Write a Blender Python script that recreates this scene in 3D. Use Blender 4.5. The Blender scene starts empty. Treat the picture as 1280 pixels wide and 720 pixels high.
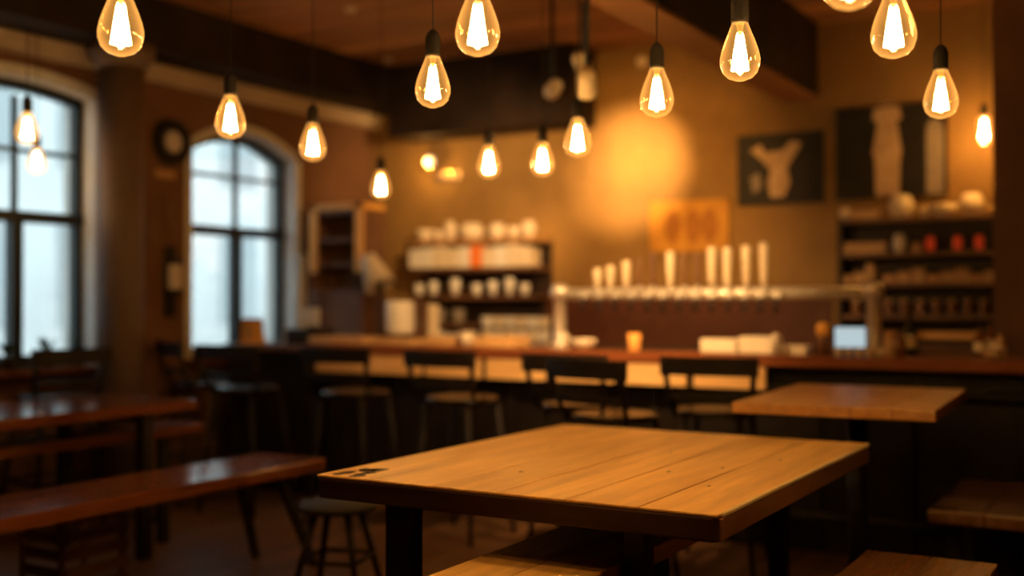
import bpy, bmesh, math, random
from mathutils import Vector, Matrix
random.seed(7)
sc = bpy.context.scene
C = sc.collection

# ------------------------------------------------------------------ camera
FPX, CAM_H = 1400.0, 1.25
YAW, PITCH = math.radians(30.4), math.atan(15 / 1400.0)
cd = bpy.data.cameras.new('camera'); cam = bpy.data.objects.new('camera', cd); C.objects.link(cam)
cam.location = (0, 0, CAM_H); cam.rotation_euler = (math.pi / 2 + PITCH, 0, YAW)
cd.sensor_width = 36; cd.lens = FPX / 1280 * 36; cd.clip_start = 0.05
cd.dof.use_dof = True; cd.dof.focus_distance = 2.85; cd.dof.aperture_fstop = 0.93; cd.dof.aperture_blades = 0
sc.camera = cam
# ------------------------------------------------------------------ world, exposure
w = bpy.data.worlds.new('world'); sc.world = w; w.use_nodes = True
bg = w.node_tree.nodes['Background']; bg.inputs[0].default_value = (0.74, 0.88, 0.93, 1); bg.inputs[1].default_value = 2.6
sc.view_settings.view_transform = 'Standard'; sc.view_settings.look = 'None'
sc.view_settings.exposure = 0.0; sc.view_settings.gamma = 1.0; sc.view_settings.use_curve_mapping = False
sc.cycles.use_denoising = True
sc.cycles.sample_clamp_indirect = 4.0
sc.cycles.max_bounces = 8; sc.cycles.transparent_max_bounces = 16
BULB_W = 9.0                       # watts of one hanging bulb
WARM = (1.0, 0.50, 0.115)
SPOT_A, SPOT_B, SPOT_C = 760.0, 230.0, 230.0        # the two ceiling spotlights
PANE_GLOW = 1.5

# ------------------------------------------------------------------ unprojection (frame pixel -> point on a plane of the room)
_F = Vector((-math.sin(YAW) * math.cos(PITCH), math.cos(YAW) * math.cos(PITCH), math.sin(PITCH)))
_R = Vector((math.cos(YAW), math.sin(YAW), 0)); _U = _R.cross(_F)
def _ray(x, y): return _F + _R * ((x - 640) / FPX) + _U * ((360 - y) / FPX)
def at_z(x, y, z):
    r = _ray(x, y); t = (z - CAM_H) / r.z; return Vector((r.x * t, r.y * t, z))
def at_Y(x, y, Y):
    r = _ray(x, y); t = Y / r.y; return Vector((r.x * t, Y, CAM_H + r.z * t))
def at_X(x, y, X):
    r = _ray(x, y); t = X / r.x; return Vector((X, r.y * t, CAM_H + r.z * t))

# ------------------------------------------------------------------ materials
def mat(name, col, rough=0.5, metal=0.0, spec=0.5, emit=None, es=0.0):
    m = bpy.data.materials.new(name); m.use_nodes = True
    b = m.node_tree.nodes['Principled BSDF']
    b.inputs['Base Color'].default_value = (*col, 1); b.inputs['Roughness'].default_value = rough
    b.inputs['Metallic'].default_value = metal; b.inputs['Specular IOR Level'].default_value = spec
    if emit: b.inputs['Emission Color'].default_value = (*emit, 1); b.inputs['Emission Strength'].default_value = es
    return m
def noise_mat(name, c1, c2, scale=(3, 3, 3), rough=0.6, spec=0.4, detail=6, bump=0.0, metal=0.0, ramp=(0.3, 0.7), rvar=0.0, island=0.0, per_object=False, coat=0.0):
    m = mat(name, c1, rough, metal, spec); nt = m.node_tree; N = nt.nodes; L = nt.links
    b = N['Principled BSDF']
    tc = N.new('ShaderNodeTexCoord'); mp = N.new('ShaderNodeMapping'); mp.inputs['Scale'].default_value = scale
    L.new(tc.outputs['Object'], mp.inputs[0])
    vec = mp.outputs[0]
    if island:
        g = N.new('ShaderNodeNewGeometry'); ad = N.new('ShaderNodeVectorMath'); ad.operation = 'ADD'
        ml = N.new('ShaderNodeVectorMath'); ml.operation = 'SCALE'; ml.inputs[0].default_value = (13, 7, 29)
        L.new(g.outputs['Random Per Island'], ml.inputs['Scale']); L.new(mp.outputs[0], ad.inputs[0]); L.new(ml.outputs[0], ad.inputs[1])
        vec = ad.outputs[0]
    nz = N.new('ShaderNodeTexNoise'); nz.inputs['Scale'].default_value = 1; nz.inputs['Detail'].default_value = detail
    nz.inputs['Roughness'].default_value = 0.6
    L.new(vec, nz.inputs['Vector'])
    rp = N.new('ShaderNodeValToRGB'); rp.color_ramp.elements[0].position = ramp[0]; rp.color_ramp.elements[1].position = ramp[1]
    rp.color_ramp.elements[0].color = (*c1, 1); rp.color_ramp.elements[1].color = (*c2, 1)
    L.new(nz.outputs[0], rp.inputs[0]); out = rp.outputs[0]
    if island:
        hs = N.new('ShaderNodeHueSaturation'); mr = N.new('ShaderNodeMapRange')
        mr.inputs[3].default_value = 1 - island; mr.inputs[4].default_value = 1 + island
        L.new(g.outputs['Random Per Island'], mr.inputs[0]); L.new(mr.outputs[0], hs.inputs['Value']); L.new(out, hs.inputs['Color']); out = hs.outputs[0]
    L.new(out, b.inputs['Base Color'])
    if rvar:
        mr2 = N.new('ShaderNodeMapRange'); mr2.inputs[3].default_value = rough - rvar; mr2.inputs[4].default_value = rough + rvar
        L.new(nz.outputs[0], mr2.inputs[0]); L.new(mr2.outputs[0], b.inputs['Roughness'])
    if bump:
        bp = N.new('ShaderNodeBump'); bp.inputs['Strength'].default_value = bump; bp.inputs['Distance'].default_value = 0.01
        L.new(nz.outputs[0], bp.inputs['Height']); L.new(bp.outputs[0], b.inputs['Normal'])
    if coat: b.inputs['Coat Weight'].default_value = coat; b.inputs['Coat Roughness'].default_value = 0.15
    return m
M = {}
M['table_wood'] = noise_mat('table_wood', (0.50, 0.285, 0.095), (0.90, 0.60, 0.235), (16, 1.3, 16), 0.33, 0.55, 9, 0.08, rvar=0.09, island=0.09, ramp=(0.30, 0.66))
M['edge_wood_shaded'] = noise_mat('edge_wood_shaded', (0.022, 0.008, 0.005), (0.05, 0.02, 0.012), (2, 22, 30), 0.5, 0.4, 6, 0.05)  # table edge, its unlit front put into the dark colour
M['square_wood'] = noise_mat('square_wood', (0.40, 0.20, 0.07), (0.60, 0.34, 0.13), (20, 1.5, 20), 0.4, 0.5, 6, 0.04, island=0.1)
M['bench_wood'] = noise_mat('bench_wood', (0.14, 0.065, 0.025), (0.25, 0.13, 0.05), (20, 1.5, 20), 0.27, 0.5, 6, 0.04, island=0.1)
M['red_wood'] = noise_mat('red_wood', (0.12, 0.036, 0.012), (0.21, 0.072, 0.025), (20, 1.5, 20), 0.15, 0.7, 6, 0.02, island=0.06)
M['floor_wood'] = noise_mat('floor_wood', (0.085, 0.042, 0.02), (0.17, 0.085, 0.038), (14, 1.2, 5), 0.42, 0.4, 6, 0.05, island=0.2)
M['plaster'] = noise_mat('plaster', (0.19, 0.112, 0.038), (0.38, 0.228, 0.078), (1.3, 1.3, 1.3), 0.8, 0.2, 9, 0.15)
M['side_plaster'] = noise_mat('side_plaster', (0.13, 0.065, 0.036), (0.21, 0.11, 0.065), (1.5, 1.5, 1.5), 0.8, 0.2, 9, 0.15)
M['ceiling'] = noise_mat('ceiling_board', (0.26, 0.12, 0.05), (0.50, 0.26, 0.11), (0.8, 5, 1), 0.75, 0.2, 8, 0.2, island=0.15)
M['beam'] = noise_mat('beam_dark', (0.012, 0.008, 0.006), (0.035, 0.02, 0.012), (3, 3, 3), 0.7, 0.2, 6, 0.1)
M['beam_brown_lit'] = noise_mat('beam_brown_lit', (0.28, 0.14, 0.06), (0.42, 0.22, 0.10), (3, 1, 3), 0.7, 0.2, 6, 0.1)
M['trim_pale'] = noise_mat('trim_pale', (0.42, 0.33, 0.26), (0.56, 0.46, 0.37), (3, 3, 3), 0.7, 0.2)
M['reveal'] = noise_mat('white_plaster', (0.62, 0.62, 0.60), (0.75, 0.75, 0.74), (4, 4, 4), 0.7, 0.2)
M['column'] = noise_mat('column_paint', (0.11, 0.068, 0.05), (0.17, 0.12, 0.09), (3, 3, 1), 0.55, 0.3)
M['frame_dark'] = mat('window_frame_paint', (0.012, 0.018, 0.018), 0.45)
M['black_metal'] = noise_mat('black_metal', (0.008, 0.007, 0.007), (0.018, 0.014, 0.012), (8, 8, 8), 0.45, 0.4)
M['black_wood'] = noise_mat('black_wood', (0.005, 0.003, 0.002), (0.012, 0.006, 0.004), (20, 2, 20), 0.55, 0.3)
M['seat_wood'] = noise_mat('seat_wood', (0.012, 0.007, 0.005), (0.028, 0.015, 0.01), (20, 2, 20), 0.25, 0.6)
M['bar_top'] = noise_mat('bar_top', (0.17, 0.05, 0.02), (0.27, 0.085, 0.03), (2, 22, 22), 0.25, 0.5, 6, 0.02, island=0.05)
M['fascia'] = noise_mat('pale_oak', (0.62, 0.36, 0.14), (0.85, 0.55, 0.25), (2, 20, 20), 0.45, 0.4, 6, 0.03)
M['shelf_wood'] = noise_mat('shelf_wood', (0.42, 0.22, 0.09), (0.60, 0.35, 0.15), (2, 20, 20), 0.5, 0.4)
M['shelf_dark'] = noise_mat('shelf_dark', (0.02, 0.012, 0.008), (0.04, 0.022, 0.014), (4, 4, 4), 0.6, 0.3)
M['orange_wood'] = noise_mat('orange_wood', (0.80, 0.38, 0.07), (0.92, 0.50, 0.11), (20, 20, 2), 0.4, 0.4)
M['brown_wood'] = noise_mat('brown_wood', (0.10, 0.045, 0.022), (0.18, 0.085, 0.04), (6, 6, 6), 0.5, 0.4)
M['steel'] = mat('brushed_steel', (0.88, 0.82, 0.72), 0.38, 0.55)
M['side_brown_lit'] = noise_mat('side_brown_lit', (0.16, 0.075, 0.035), (0.34, 0.18, 0.09), (12, 2.5, 12), 0.5, 0.4, 8, 0.1)  # lighter copy for the table's right side, lit look put into the colour
M['knot'] = noise_mat('knot', (0.015, 0.007, 0.004), (0.10, 0.045, 0.018), (60, 60, 60), 0.5, 0.4)
M['brass'] = mat('brass', (0.85, 0.58, 0.26), 0.25, 1.0)
M['handle_wood'] = noise_mat('handle_wood', (0.78, 0.62, 0.40), (0.90, 0.76, 0.54), (10, 10, 2), 0.4, 0.4)
M['handle_dark'] = noise_mat('handle_dark', (0.14, 0.07, 0.03), (0.24, 0.12, 0.05), (10, 10, 2), 0.4, 0.4)
M['cream'] = noise_mat('cream_glaze', (0.72, 0.60, 0.44), (0.82, 0.72, 0.56), (9, 9, 9), 0.45, 0.4)
M['white'] = noise_mat('white_ceramic', (0.80, 0.76, 0.70), (0.88, 0.85, 0.80), (9, 9, 9), 0.35, 0.5)
M['paper'] = noise_mat('paper', (0.76, 0.66, 0.48), (0.86, 0.78, 0.62), (9, 9, 9), 0.8, 0.2)
M['tan'] = noise_mat('tan_card', (0.48, 0.30, 0.15), (0.62, 0.42, 0.23), (9, 9, 9), 0.7, 0.2)
M['red_glass'] = mat('red_wax', (0.50, 0.035, 0.012), 0.3, emit=(1, 0.08, 0.012), es=0.16)
M['amber_lit'] = mat('amber_candle', (0.8, 0.3, 0.05), 0.4, emit=(1, 0.33, 0.04), es=0.7)
M['orange_card'] = mat('orange_card', (0.85, 0.22, 0.04), 0.6)
M['dark_glass'] = mat('dark_bottle_glass', (0.015, 0.02, 0.012), 0.12, 0, 0.7)
M['brown_glass'] = mat('brown_bottle_glass', (0.16, 0.06, 0.02), 0.15, 0, 0.7)
M['black_matte'] = mat('black_matte', (0.01, 0.008, 0.007), 0.7)
M['poster_black'] = noise_mat('poster_black', (0.006, 0.005, 0.004), (0.018, 0.013, 0.009), (6, 6, 6), 0.6, 0.3)
M['poster_beige'] = noise_mat('poster_beige', (0.42, 0.28, 0.16), (0.62, 0.45, 0.28), (9, 9, 9), 0.7, 0.2)
M['poster_grey'] = noise_mat('poster_grey', (0.22, 0.18, 0.15), (0.32, 0.27, 0.22), (9, 9, 9), 0.7, 0.2)
M['poster_yellow'] = noise_mat('poster_yellow', (0.42, 0.20, 0.03), (0.60, 0.31, 0.05), (5, 5, 5), 0.6, 0.2)
M['poster_orange'] = noise_mat('poster_orange', (0.28, 0.11, 0.02), (0.40, 0.17, 0.03), (5, 5, 5), 0.6, 0.2)
M['screen'] = mat('lit_screen', (0.1, 0.1, 0.1), 0.3, emit=(0.50, 0.66, 0.72), es=0.85)
M['amber_glow'] = mat('glowing_amber', (0.16, 0.065, 0.015), 0.6, emit=(1, 0.45, 0.12), es=0.12)
M['frost'] = mat('lit_frosted_glass', (0.8, 0.7, 0.5), 0.4, emit=(1, 0.62, 0.30), es=1.6)
M['filament'] = mat('filament', (0.1, 0.05, 0.02), 0.5, emit=(1.0, 0.70, 0.34), es=110.0)
M['filament'].cycles.emission_sampling = 'NONE'
M['fil_far'] = M['filament']
M['leaf'] = noise_mat('leaf', (0.01, 0.02, 0.008), (0.03, 0.05, 0.02), (9, 9, 9), 0.5, 0.3)
M['facade'] = noise_mat('facade', (0.72, 0.74, 0.74), (0.86, 0.88, 0.88), (1, 1, 1), 0.9, 0.1)
M['asphalt'] = noise_mat('street', (0.25, 0.26, 0.27), (0.35, 0.36, 0.37), (1, 1, 1), 0.9, 0.1)
def glass_mat(name, tint, emit=None, es=0.0, gloss=0.10, edge=0.5):
    m = bpy.data.materials.new(name); m.use_nodes = True; nt = m.node_tree; N = nt.nodes; L = nt.links; N.clear()
    o = N.new('ShaderNodeOutputMaterial'); t = N.new('ShaderNodeBsdfTransparent'); t.inputs[0].default_value = (*tint, 1)
    g = N.new('ShaderNodeBsdfGlossy'); g.inputs['Roughness'].default_value = 0.06; g.inputs[0].default_value = (1, .9, .75, 1)
    lw = N.new('ShaderNodeLayerWeight'); lw.inputs[0].default_value = 0.35
    mr = N.new('ShaderNodeMapRange'); mr.inputs[3].default_value = gloss; mr.inputs[4].default_value = edge
    mx = N.new('ShaderNodeMixShader'); L.new(lw.outputs['Facing'], mr.inputs[0]); L.new(mr.outputs[0], mx.inputs[0])
    L.new(t.outputs[0], mx.inputs[1]); L.new(g.outputs[0], mx.inputs[2]); out = mx.outputs[0]
    if emit:
        e = N.new('ShaderNodeEmission'); e.inputs[0].default_value = (*emit, 1)
        mm = N.new('ShaderNodeMath'); mm.operation = 'MULTIPLY_ADD'; mm.inputs[1].default_value = es * 2.6; mm.inputs[2].default_value = es * 0.45
        L.new(lw.outputs['Facing'], mm.inputs[0]); L.new(mm.outputs[0], e.inputs[1])
        ad = N.new('ShaderNodeAddShader'); L.new(out, ad.inputs[0]); L.new(e.outputs[0], ad.inputs[1]); out = ad.outputs[0]
    L.new(out, o.inputs[0]); m.cycles.emission_sampling = 'NONE'; return m
M['bulb_glass'] = glass_mat('bulb_glass', (1.0, 0.88, 0.66), (1.0, 0.46, 0.10), 0.30)
M['pane'] = glass_mat('window_glass', (0.95, 0.98, 0.98), gloss=0.03, edge=0.4)
M['clear_glass'] = glass_mat('drinking_glass', (0.80, 0.76, 0.70), gloss=0.35, edge=0.9)

# ------------------------------------------------------------------ mesh builder
class MB:
    def __init__(s): s.bm = bmesh.new()
    def _add(s, verts, mtx):
        if mtx is not None: bmesh.ops.transform(s.bm, matrix=mtx, verts=verts)
    def box(s, a, b, bev=0.0, mtx=None, seg=1):
        x0, x1 = sorted((a[0], b[0])); y0, y1 = sorted((a[1], b[1])); z0, z1 = sorted((a[2], b[2]))
        v = [s.bm.verts.new(p) for p in ((x0,y0,z0),(x1,y0,z0),(x1,y1,z0),(x0,y1,z0),(x0,y0,z1),(x1,y0,z1),(x1,y1,z1),(x0,y1,z1))]
        fs = [s.bm.faces.new([v[i] for i in q]) for q in ((3,2,1,0),(4,5,6,7),(0,1,5,4),(1,2,6,5),(2,3,7,6),(3,0,4,7))]
        if bev:
            es = list({e for f in fs for e in f.edges})
            r = bmesh.ops.bevel(s.bm, geom=es, offset=bev, segments=seg, affect='EDGES', profile=0.5)
            v = list({q for f in r['faces'] for q in f.verts} | {q for q in v if q.is_valid})
        s._add(v, mtx); return s
    def cyl(s, p, q, r, r2=None, n=12, cap=True):
        p = Vector(p); q = Vector(q); r2 = r if r2 is None else r2
        d = (q - p).normalized(); a = d.orthogonal().normalized(); b = d.cross(a)
        A = [s.bm.verts.new(p + (a * math.cos(t) + b * math.sin(t)) * r) for t in [2 * math.pi * i / n for i in range(n)]]
        B = [s.bm.verts.new(q + (a * math.cos(t) + b * math.sin(t)) * r2) for t in [2 * math.pi * i / n for i in range(n)]]
        for i in range(n):
            f = s.bm.faces.new((A[i], A[(i+1)%n], B[(i+1)%n], B[i])); f.smooth = n > 6
        if cap: s.bm.faces.new(A[::-1]); s.bm.faces.new(B)
        return s
    def tube(s, pts, r, n=8):
        pts = [Vector(p) for p in pts]; rings = []
        for i, p in enumerate(pts):
            d = (pts[min(i+1, len(pts)-1)] - pts[max(i-1, 0)]).normalized()
            up = Vector((0, 0, 1)) if abs(d.z) < 0.9 else Vector((1, 0, 0))
            a = d.cross(up).normalized(); b = a.cross(d)
            rings.append([s.bm.verts.new(p + (a * math.cos(t) + b * math.sin(t)) * r) for t in [2 * math.pi * k / n for k in range(n)]])
        for A, B in zip(rings, rings[1:]):
            for i in range(n):
                f = s.bm.faces.new((A[i], A[(i+1)%n], B[(i+1)%n], B[i])); f.smooth = True
        s.bm.faces.new(rings[0][::-1]); s.bm.faces.new(rings[-1]); return s
    def lathe(s, prof, c=(0, 0, 0), n=20, mtx=None, smooth=True):
        vs = []; rings = []
        for r, z in prof:
            if r < 1e-6: R = [s.bm.verts.new((c[0], c[1], c[2] + z))]
            else: R = [s.bm.verts.new((c[0] + r * math.cos(t), c[1] + r * math.sin(t), c[2] + z)) for t in [2 * math.pi * k / n for k in range(n)]]
            rings.append(R); vs += R
        for A, B in zip(rings, rings[1:]):
            for i in range(n):
                j = (i + 1) % n
                if len(A) == 1 and len(B) == 1: continue
                if len(A) == 1: f = s.bm.faces.new((A[0], B[j], B[i]))
                elif len(B) == 1: f = s.bm.faces.new((A[i], A[j], B[0]))
                else: f = s.bm.faces.new((A[i], A[j], B[j], B[i]))
                f.smooth = smooth
        s._add(vs, mtx); return s
    def prism(s, pts, axis, t0, t1, mtx=None):
        def P(u, v, t): return {'x': (t, u, v), 'y': (u, t, v), 'z': (u, v, t)}[axis]
        A = [s.bm.verts.new(P(u, v, t0)) for u, v in pts]; B = [s.bm.verts.new(P(u, v, t1)) for u, v in pts]
        n = len(pts)
        for i in range(n): s.bm.faces.new((A[i], A[(i+1)%n], B[(i+1)%n], B[i]))
        s.bm.faces.new(A[::-1]); s.bm.faces.new(B); s._add(A + B, mtx); return s
    def build(s, name, m, parent=None, loc=(0, 0, 0), rotz=0.0):
        bmesh.ops.recalc_face_normals(s.bm, faces=s.bm.faces)
        me = bpy.data.meshes.new(name); s.bm.to_mesh(me); s.bm.free()
        me.materials.append(M[m] if isinstance(m, str) else m)
        o = bpy.data.objects.new(name, me); C.objects.link(o); o.location = loc; o.rotation_euler = (0, 0, rotz)
        if parent is not None: o.parent = parent
        return o
def thing(name, label, cat, loc=(0, 0, 0), rotz=0.0, group=None):
    o = bpy.data.objects.new(name, None); C.objects.link(o); o.location = loc; o.rotation_euler = (0, 0, rotz)
    o.empty_display_size = 0.1; tag(o, label, cat, group); return o
def tag(o, label, cat, group=None, kind=None):
    o['label'] = label; o['category'] = cat
    if group: o['group'] = group
    if kind: o['kind'] = kind
    return o
def struct(o): o['kind'] = 'structure'; return o
def copy_tree(o, parent=None):
    c = o.copy(); C.objects.link(c); c.parent = parent
    for ch in [q for q in bpy.data.objects if q.parent == o]: copy_tree(ch, c)
    return c
ORD = ['first', 'second', 'third', 'fourth', 'fifth', 'sixth', 'seventh', 'eighth', 'ninth', 'tenth', 'eleventh', 'twelfth', 'thirteenth', 'fourteenth', 'fifteenth', 'sixteenth']

# ------------------------------------------------------------------ room shell
XL, XR, YB, YF, ZC = -5.6, 1.9, 7.3, -1.4, 3.05
fl = MB(); x = XL - 0.3
while x < XR + 0.3:
    fl.box((x, YF - 0.3, -0.05), (x + 0.138, YB + 0.3, 0), 0.002); x += 0.14
struct(fl.build('floor', 'floor_wood'))
cl = MB(); y = YF - 0.3
while y < YB + 0.3:
    cl.box((XL - 0.3, y, ZC), (XR + 0.3, y + 0.195, ZC + 0.06), 0.003); y += 0.198
cl.box((XL - 0.3, YF - 0.3, ZC + 0.055), (XR + 0.3, YB + 0.3, ZC + 0.12))
struct(cl.build('ceiling', 'ceiling'))
struct(MB().box((XL - 0.3, YB, 0), (XR + 0.3, YB + 0.3, ZC)).build('wall_back', 'plaster'))
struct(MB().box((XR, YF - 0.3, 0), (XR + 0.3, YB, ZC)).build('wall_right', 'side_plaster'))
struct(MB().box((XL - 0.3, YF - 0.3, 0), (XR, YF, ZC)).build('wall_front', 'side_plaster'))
WIN = [(3.55, 4.57), (5.33, 6.37)]; SILL = 0.86
def arch(y0, y1, k, extra=0.0):
    t = (k + 0.0); yy = y0 + (y1 - y0) * t
    return yy, SPR + extra + RISE * (1 - (2 * t - 1) ** 2)
wl = MB(); yy = YF
for i, (y0, y1) in enumerate(WIN):
    SPR, RISE = (2.47, 0.06) if i == 0 else (2.28, 0.15)
    wl.box((XL - 0.3, yy, 0), (XL, y0, ZC)); wl.box((XL - 0.3, y0, 0), (XL, y1, SILL))
    pts = [(y0, ZC)] + [arch(y0, y1, k / 14) for k in range(15)] + [(y1, ZC)]
    wl.prism(pts, 'x', XL - 0.3, XL); yy = y1
wl.box((XL - 0.3, yy, 0), (XL, YB, ZC))
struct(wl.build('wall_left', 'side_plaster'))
for i, (y0, y1) in enumerate(WIN):
    SPR, RISE = (2.47, 0.06) if i == 0 else (2.28, 0.15)
    e = bpy.data.objects.new('window_%d' % (i + 1), None); C.objects.link(e); struct(e); e.location = (XL, (y0 + y1) / 2, SILL)
    def L(o): o.matrix_parent_inverse = Matrix.Translation(e.location).inverted(); return o
    f = MB(); fx0, fx1 = XL - 0.17, XL - 0.11; ym = (y0 + y1) / 2 + (0.03 if i else 0.05)
    f.box((fx0, y0, SILL), (fx1, y0 + 0.06, SPR + 0.03)); f.box((fx0, y1 - 0.06, SILL), (fx1, y1, SPR + 0.03)); f.box((fx0, y0, SILL), (fx1, y1, SILL + 0.07))
    pts = [arch(y0, y1, k / 14) for k in range(15)] + [arch(y0, y1, k / 14, -0.065) for k in range(14, -1, -1)]
    f.prism(pts, 'x', fx0, fx1)
    f.box((fx0 - 0.01, y0, 1.70), (fx1 + 0.015, y1, 1.765)); f.box((fx0, ym - 0.035, SILL), (fx1 + 0.01, ym + 0.035, 1.71))
    L(f.build('window_frame', 'frame_dark', e))
    f = MB(); f.box((fx0 + 0.01, y0, 2.105), (fx1 - 0.01, y1, 2.13)); f.box((fx0 + 0.01, ym - 0.012, 1.72), (fx1 - 0.01, ym + 0.012, 2.43))
    L(f.build('muntin', 'frame_dark', e))
    f = MB(); f.box((XL - 0.145, y0 + 0.02, SILL + 0.02), (XL - 0.139, y1 - 0.02, SPR))
    f.prism([arch(y0 + 0.02, y1 - 0.02, k / 14, -0.03) for k in range(15)], 'x', XL - 0.145, XL - 0.139)
    L(f.build('window_pane', 'pane', e))
    f = MB(); f.box((XL - 0.29, y1 - 0.012, SILL), (XL + 0.004, y1 + 0.05, SPR)); f.box((XL - 0.29, y0 - 0.05, SILL), (XL + 0.004, y0 + 0.012, SPR))
    pts = [arch(y0, y1, k / 14, 0.05) for k in range(15)] + [arch(y0, y1, k / 14, -0.012) for k in range(14, -1, -1)]
    f.prism(pts, 'x', XL - 0.29, XL + 0.004)
    L(f.build('window_reveal', 'reveal', e))
    L(MB().box((XL - 0.29, y0 - 0.06, SILL - 0.04), (XL + 0.14, y1 + 0.06, SILL + 0.004), 0.006).build('windowsill', 'red_wood', e))
# beams, soffits and cornice
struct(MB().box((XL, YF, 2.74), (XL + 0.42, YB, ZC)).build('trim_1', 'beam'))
struct(MB().box((XL, YF, 2.64), (XL + 0.08, YB, 2.745), 0.01).box((XL, YF, 2.70), (XL + 0.11, YB, 2.745), 0.01).build('trim_2', 'trim_pale'))
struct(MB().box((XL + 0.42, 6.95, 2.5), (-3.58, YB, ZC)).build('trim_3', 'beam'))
struct(MB().box((-2.20, YF, 2.56), (-1.98, YB, 2.585)).box((-2.20, YF, 2.58), (-2.19, YB, ZC)).build('trim_4', 'beam_brown_lit'))  # beam's underside and left face, their lit look put into the brown
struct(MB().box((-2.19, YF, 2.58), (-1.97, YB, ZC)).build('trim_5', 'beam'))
struct(MB().box((-0.87, 6.95, 0), (-0.55, YB, ZC)).build('trim_7', 'side_plaster'))
struct(MB().box((XL, YF, 0), (XL + 0.02, YB, 0.14)).build('baseboard_left', 'black_wood'))
struct(MB().box((XL, YB - 0.02, 0), (XR, YB, 0.14)).build('baseboard_back', 'black_wood'))
# round column in front of the window wall
c = thing('round_column', 'round brown painted column standing between the two arched windows', 'column', (-5.3, 4.5, 0)); c['kind'] = 'structure'
MB().cyl((0, 0, 0.12), (0, 0, 2.62), 0.13, n=28).build('shaft', 'column', c)
MB().lathe([(0, 0), (0.17, 0), (0.17, 0.09), (0.14, 0.13), (0, 0.13)], n=28).build('base', 'column', c)
MB().lathe([(0, 2.6), (0.14, 2.6), (0.19, 2.68), (0.19, 2.74), (0, 2.74)], n=28).build('capital', 'column', c)
# street outside the windows
struct(MB().box((-16, -4, -0.3), (XL - 0.3, 16, -0.06)).build('street_ground', 'asphalt'))
fb = bpy.data.objects.new('exterior_building', None); C.objects.link(fb); struct(fb)
MB().box((-14.5, -3, -0.06), (-12.5, 18, 9)).build('facade_wall', 'facade', fb)
g = MB()
for k in range(14):
    for j in range(4): g.box((-12.5, -2 + k * 1.45, 0.9 + j * 2.1), (-12.46, -1.25 + k * 1.45, 2.3 + j * 2.1))
g.build('facade_window', mat('facade_glass', (0.45, 0.50, 0.52), 0.4), fb)
tr = thing('street_tree', 'dark street tree seen through the lower left window pane', 'tree', (-8.6, 5.0, -0.06))
MB().cyl((0, 0, 0), (0.05, 0.02, 1.6), 0.09, 0.06).build('trunk', 'brown_wood', tr)
g = MB()
for k in range(60):
    a = random.random() * 6.28; r = random.random() * 0.42; z = 1.1 + random.random() * 1.1
    bmesh.ops.create_icosphere(g.bm, subdivisions=1, radius=0.08 + random.random() * 0.08, matrix=Matrix.Translation((r * math.cos(a), r * math.sin(a), z)))
g.build('foliage', mat('tree_foliage', (0.12, 0.16, 0.10), 0.8), tr)

# ------------------------------------------------------------------ tables and benches
def planks(L_, W, z0, z1, n, bev=0.004, gap=0.0015):
    m = MB(); w_ = W / n
    for k in range(n): m.box((-W / 2 + k * w_ + gap / 2, -L_ / 2, z0), (-W / 2 + (k + 1) * w_ - gap / 2, L_ / 2, z1), bev, seg=2)
    return m
# main table
TX0, TX1, TY0, TY1 = -2.115, -0.905, 2.49, 4.01
t = thing('dining_table', 'large honey-coloured plank table in sharp focus at the centre, on black steel legs', 'table', ((TX0 + TX1) / 2, (TY0 + TY1) / 2, 0))
W, Ln = TX1 - TX0, TY1 - TY0
planks(Ln - 0.006, W - 0.006, 0.742, 0.75, 6, 0.003, 0.002).build('tabletop', 'table_wood', t)
# edge band around the top, its corners rounded off a little
def edge_band(W, Ln, z0, z1, ch=0.012, bev=0.004):
    m = MB(); a, b = W / 2, Ln / 2
    m.prism([(-a + ch, -b), (a - ch, -b), (a, -b + ch), (a, b - ch), (a - ch, b), (-a + ch, b), (-a, b - ch), (-a, -b + ch)], 'z', z0, z1)
    return m
ob = edge_band(W - 0.008, Ln, 0.684, 0.7425).build('table_edge', 'edge_wood_shaded', t)
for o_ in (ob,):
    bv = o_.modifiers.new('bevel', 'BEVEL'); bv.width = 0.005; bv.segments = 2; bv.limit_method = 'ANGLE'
hl_strip = MB(); a, b = W / 2, Ln / 2
sbd = MB().box((a - 0.012, -b + 0.016, 0.686), (a + 0.001, b - 0.016, 0.739), 0.002).build('side_board', 'side_brown_lit', t); sbd['label'] = 'brown grained right side of the edge, painted lighter as its lit face'  # added board that carries the lit tone of the right side
hl_strip.box((a - 0.008, -b + 0.03, 0.738), (a + 0.002, b - 0.006, 0.7515), 0.0035).build('edge_highlight', 'paper', t)  # pale strip painted in as the highlight along the right top edge
for (lx, w_) in ((-1.925, 0.095), (-1.182, 0.062)):
    for ly in (2.66, 3.86):
        MB().box((lx - w_ / 2, ly - 0.03, 0.0), (lx + w_ / 2, ly + 0.03, 0.69), 0.004).build('leg', 'black_metal', t).location = (-(TX0 + TX1) / 2, -(TY0 + TY1) / 2, 0)
for ly in (2.66, 3.86):
    MB().box((-1.925, ly - 0.02, 0.655), (-1.182, ly + 0.02, 0.686)).build('crossbar', 'black_metal', t).location = (-(TX0 + TX1) / 2, -(TY0 + TY1) / 2, 0)
kn = MB()
for k in range(11):
    a_ = k * 0.7; rr = 0.013 + 0.014 * random.random()
    kn.prism([(-W / 2 + 0.085 + 0.035 * math.cos(a_) + rr * math.cos(q) * (0.6 + 0.6 * random.random()), -Ln / 2 + 0.10 + 0.06 * math.sin(a_ * 1.7) + rr * 1.6 * math.sin(q) * (0.6 + 0.5 * random.random())) for q in [i * 0.785 for i in range(8)]], 'z', 0.7499, 0.7504)
kn.build('knot', 'knot', t)
kn = MB()
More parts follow.
